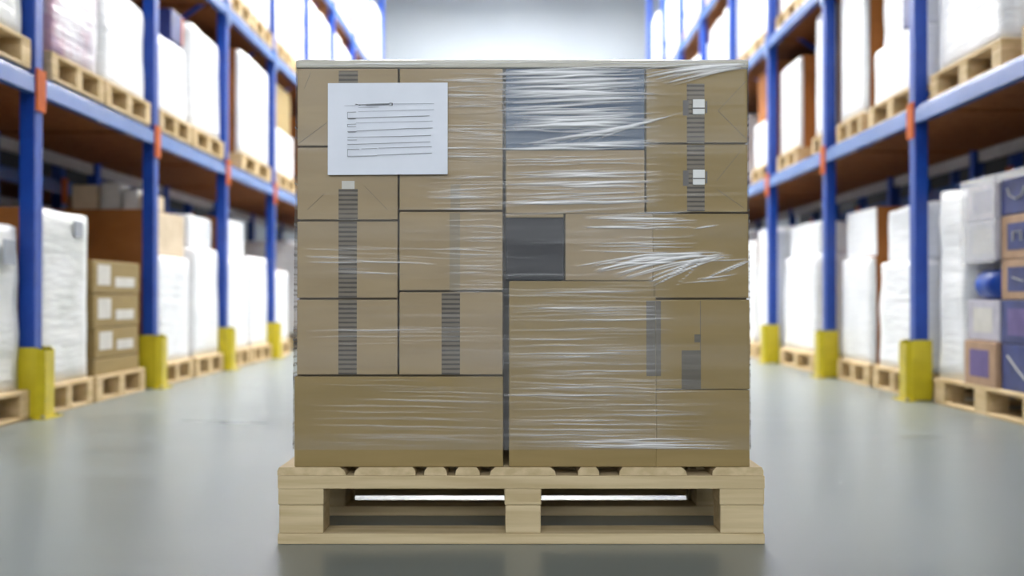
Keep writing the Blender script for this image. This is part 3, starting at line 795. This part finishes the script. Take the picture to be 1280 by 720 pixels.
ccarton(5.02, 5.40, .60, .80, M['tan_frame'], 'tan carton with a blue panel, third from the pallet ' + Y, M['blue_card'], 0, [(.35, .45), (.65, .55)])
ccarton(5.02, 5.40, .80, 1.02, M['tan_frame'], 'tan pink carton with blue panel, second from top ' + Y, M['blue_card'], 0, [(.4, .4), (.4, .6), (.62, .6), (.62, .4)])
ccarton(5.02, 5.40, 1.02, 1.21, M['blue_card'], 'dark blue carton with a pale curved emblem, topmost ' + Y, None, 0, [(.3, .65), (.38, .45), (.55, .38), (.72, .5), (.78, .7)])
Y = 'beside the white goods'
ccarton(5.41, 5.80, b0, .385, M['tan_frame'], 'tan carton with a purple square, standing lowest ' + Y, M['purple_card'], -.02)
ccarton(5.41, 5.80, .385, .60, M['lilac_card'], 'lilac grey carton, second lowest ' + Y, M['label'])
ccarton(5.41, 5.80, .60, .80, M['lilac_card'], 'lilac grey carton behind the blue roll ' + Y, None, .17)
ccarton(5.41, 5.80, .80, 1.01, M['lilac_card'], 'lilac grey carton, second from the top ' + Y, M['label'])
ccarton(5.41, 5.80, 1.01, 1.21, M['lilac_card'], 'lilac grey carton, topmost ' + Y, M['purple_card'])
bmb = bmesh.new()
r = bmesh.ops.create_cone(bmb, cap_ends=True, segments=28, radius1=.078, radius2=.078, depth=.27)
bmesh.ops.rotate(bmb, cent=(0, 0, 0), matrix=Matrix.Rotation(PI / 2, 3, 'X'), verts=r['verts'])
bmesh.ops.bevel(bmb, geom=[e for e in bmb.edges if len([f for f in e.link_faces if len(f.verts) > 4]) == 1], offset=.015, segments=3, affect='EDGES')
sb = link('blue_roll', to_mesh(bmb, 'blue_roll'), M['blue'], None, (xf - .02 + .0, 5.50, .70), smooth=True)
# the roll is tucked in front of the lilac cartons on a ledge
sb.location = (xf + .065, 5.552, .6785)
tag(sb, 'shiny blue roll lying between the lilac grey cartons at the right edge', 'roll')
fs = boxes('stretch_film', [(xf - .026, xf - .0245, 5.405, 5.82, .79, 1.235), (xf - .0245, xf + .40, 5.03, 5.82, 1.228, 1.233), (xf - .0245, xf - .023, 5.00, 5.395, 1.19, 1.233)], M['film_thick'])
tag(fs, 'milky film hanging over the lilac grey cartons and across the colourful stack top', 'film')
seedc[0] += 1
me = block_mesh(0, .95, -.19, .19, 0, 1.24 - PHH, lump=.02, seed=5)
o = link('wrapped_load', me, M['wrap'], None, (XF + .02, 6.005, PHH), smooth=True)
tag(o, 'white film-wrapped goods between the lilac grey cartons and the nearest right post', 'load')

# ------------------------------------------------------------------ second rack row behind each rack, seen through the bays
for s in (-1, 1):
    ps_ = [p for p in POSTS[s] if p < 14]
    t = rack(s, 3.80, 4.90, 'pallet_rack', 'shaded blue rack standing back to back behind the %s rack' % SN[s], [1.60, 3.0], ps_)
    for i in range(len(ps_) - 1):
        for j, (a, b) in enumerate(((ps_[i] + .1, (ps_[i] + ps_[i + 1]) / 2 - .05), ((ps_[i] + ps_[i + 1]) / 2 + .05, ps_[i + 1] - .1))):
            if random.random() < .25: continue
            hh = random.uniform(.75, 1.2); cy = (a + b) / 2
            c = empty('brown_carton', (s * 4.3, cy, 0))
            tag(c, 'large brown carton, rear %s rack floor, %s bay from the camera, %s half' % (SN[s], ordn[i], 'near' if j == 0 else 'far'), 'carton', 'brown cartons in the rear racks')
            boxes('body', [(-.4, .4, a - cy, b - cy, 0, hh)], M['card_brown'], c, bev=.008)
            boxes('tape', [(-.03, .03, a - cy - .001, b - cy + .001, hh - .0005, hh + .001)], M['tape_pale'], c)

# ------------------------------------------------------------------ light, camera
w = bpy.data.worlds.new('World'); bpy.context.scene.world = w; w.use_nodes = True
w.node_tree.nodes['Background'].inputs[0].default_value = (.6, .7, .8, 1); w.node_tree.nodes['Background'].inputs[1].default_value = .3

cam = bpy.data.cameras.new('camera'); co = bpy.data.objects.new('camera', cam); C.objects.link(co)
cam.sensor_width = 36; cam.lens = F / 1280 * 36
co.location = (0, 0, CAMH); co.rotation_euler = (PI / 2 + math.atan(12 / F), 0, 0)
cam.shift_x = -3 / 1280
cam.clip_start = .05
cam.dof.use_dof = True; cam.dof.focus_distance = 2.66; cam.dof.aperture_fstop = 1.7
sc = bpy.context.scene; sc.camera = co
sc.view_settings.view_transform = 'Standard'; sc.view_settings.look = 'None'
sc.view_settings.exposure = 1.6; sc.view_settings.gamma = 1.0; sc.view_settings.use_curve_mapping = False
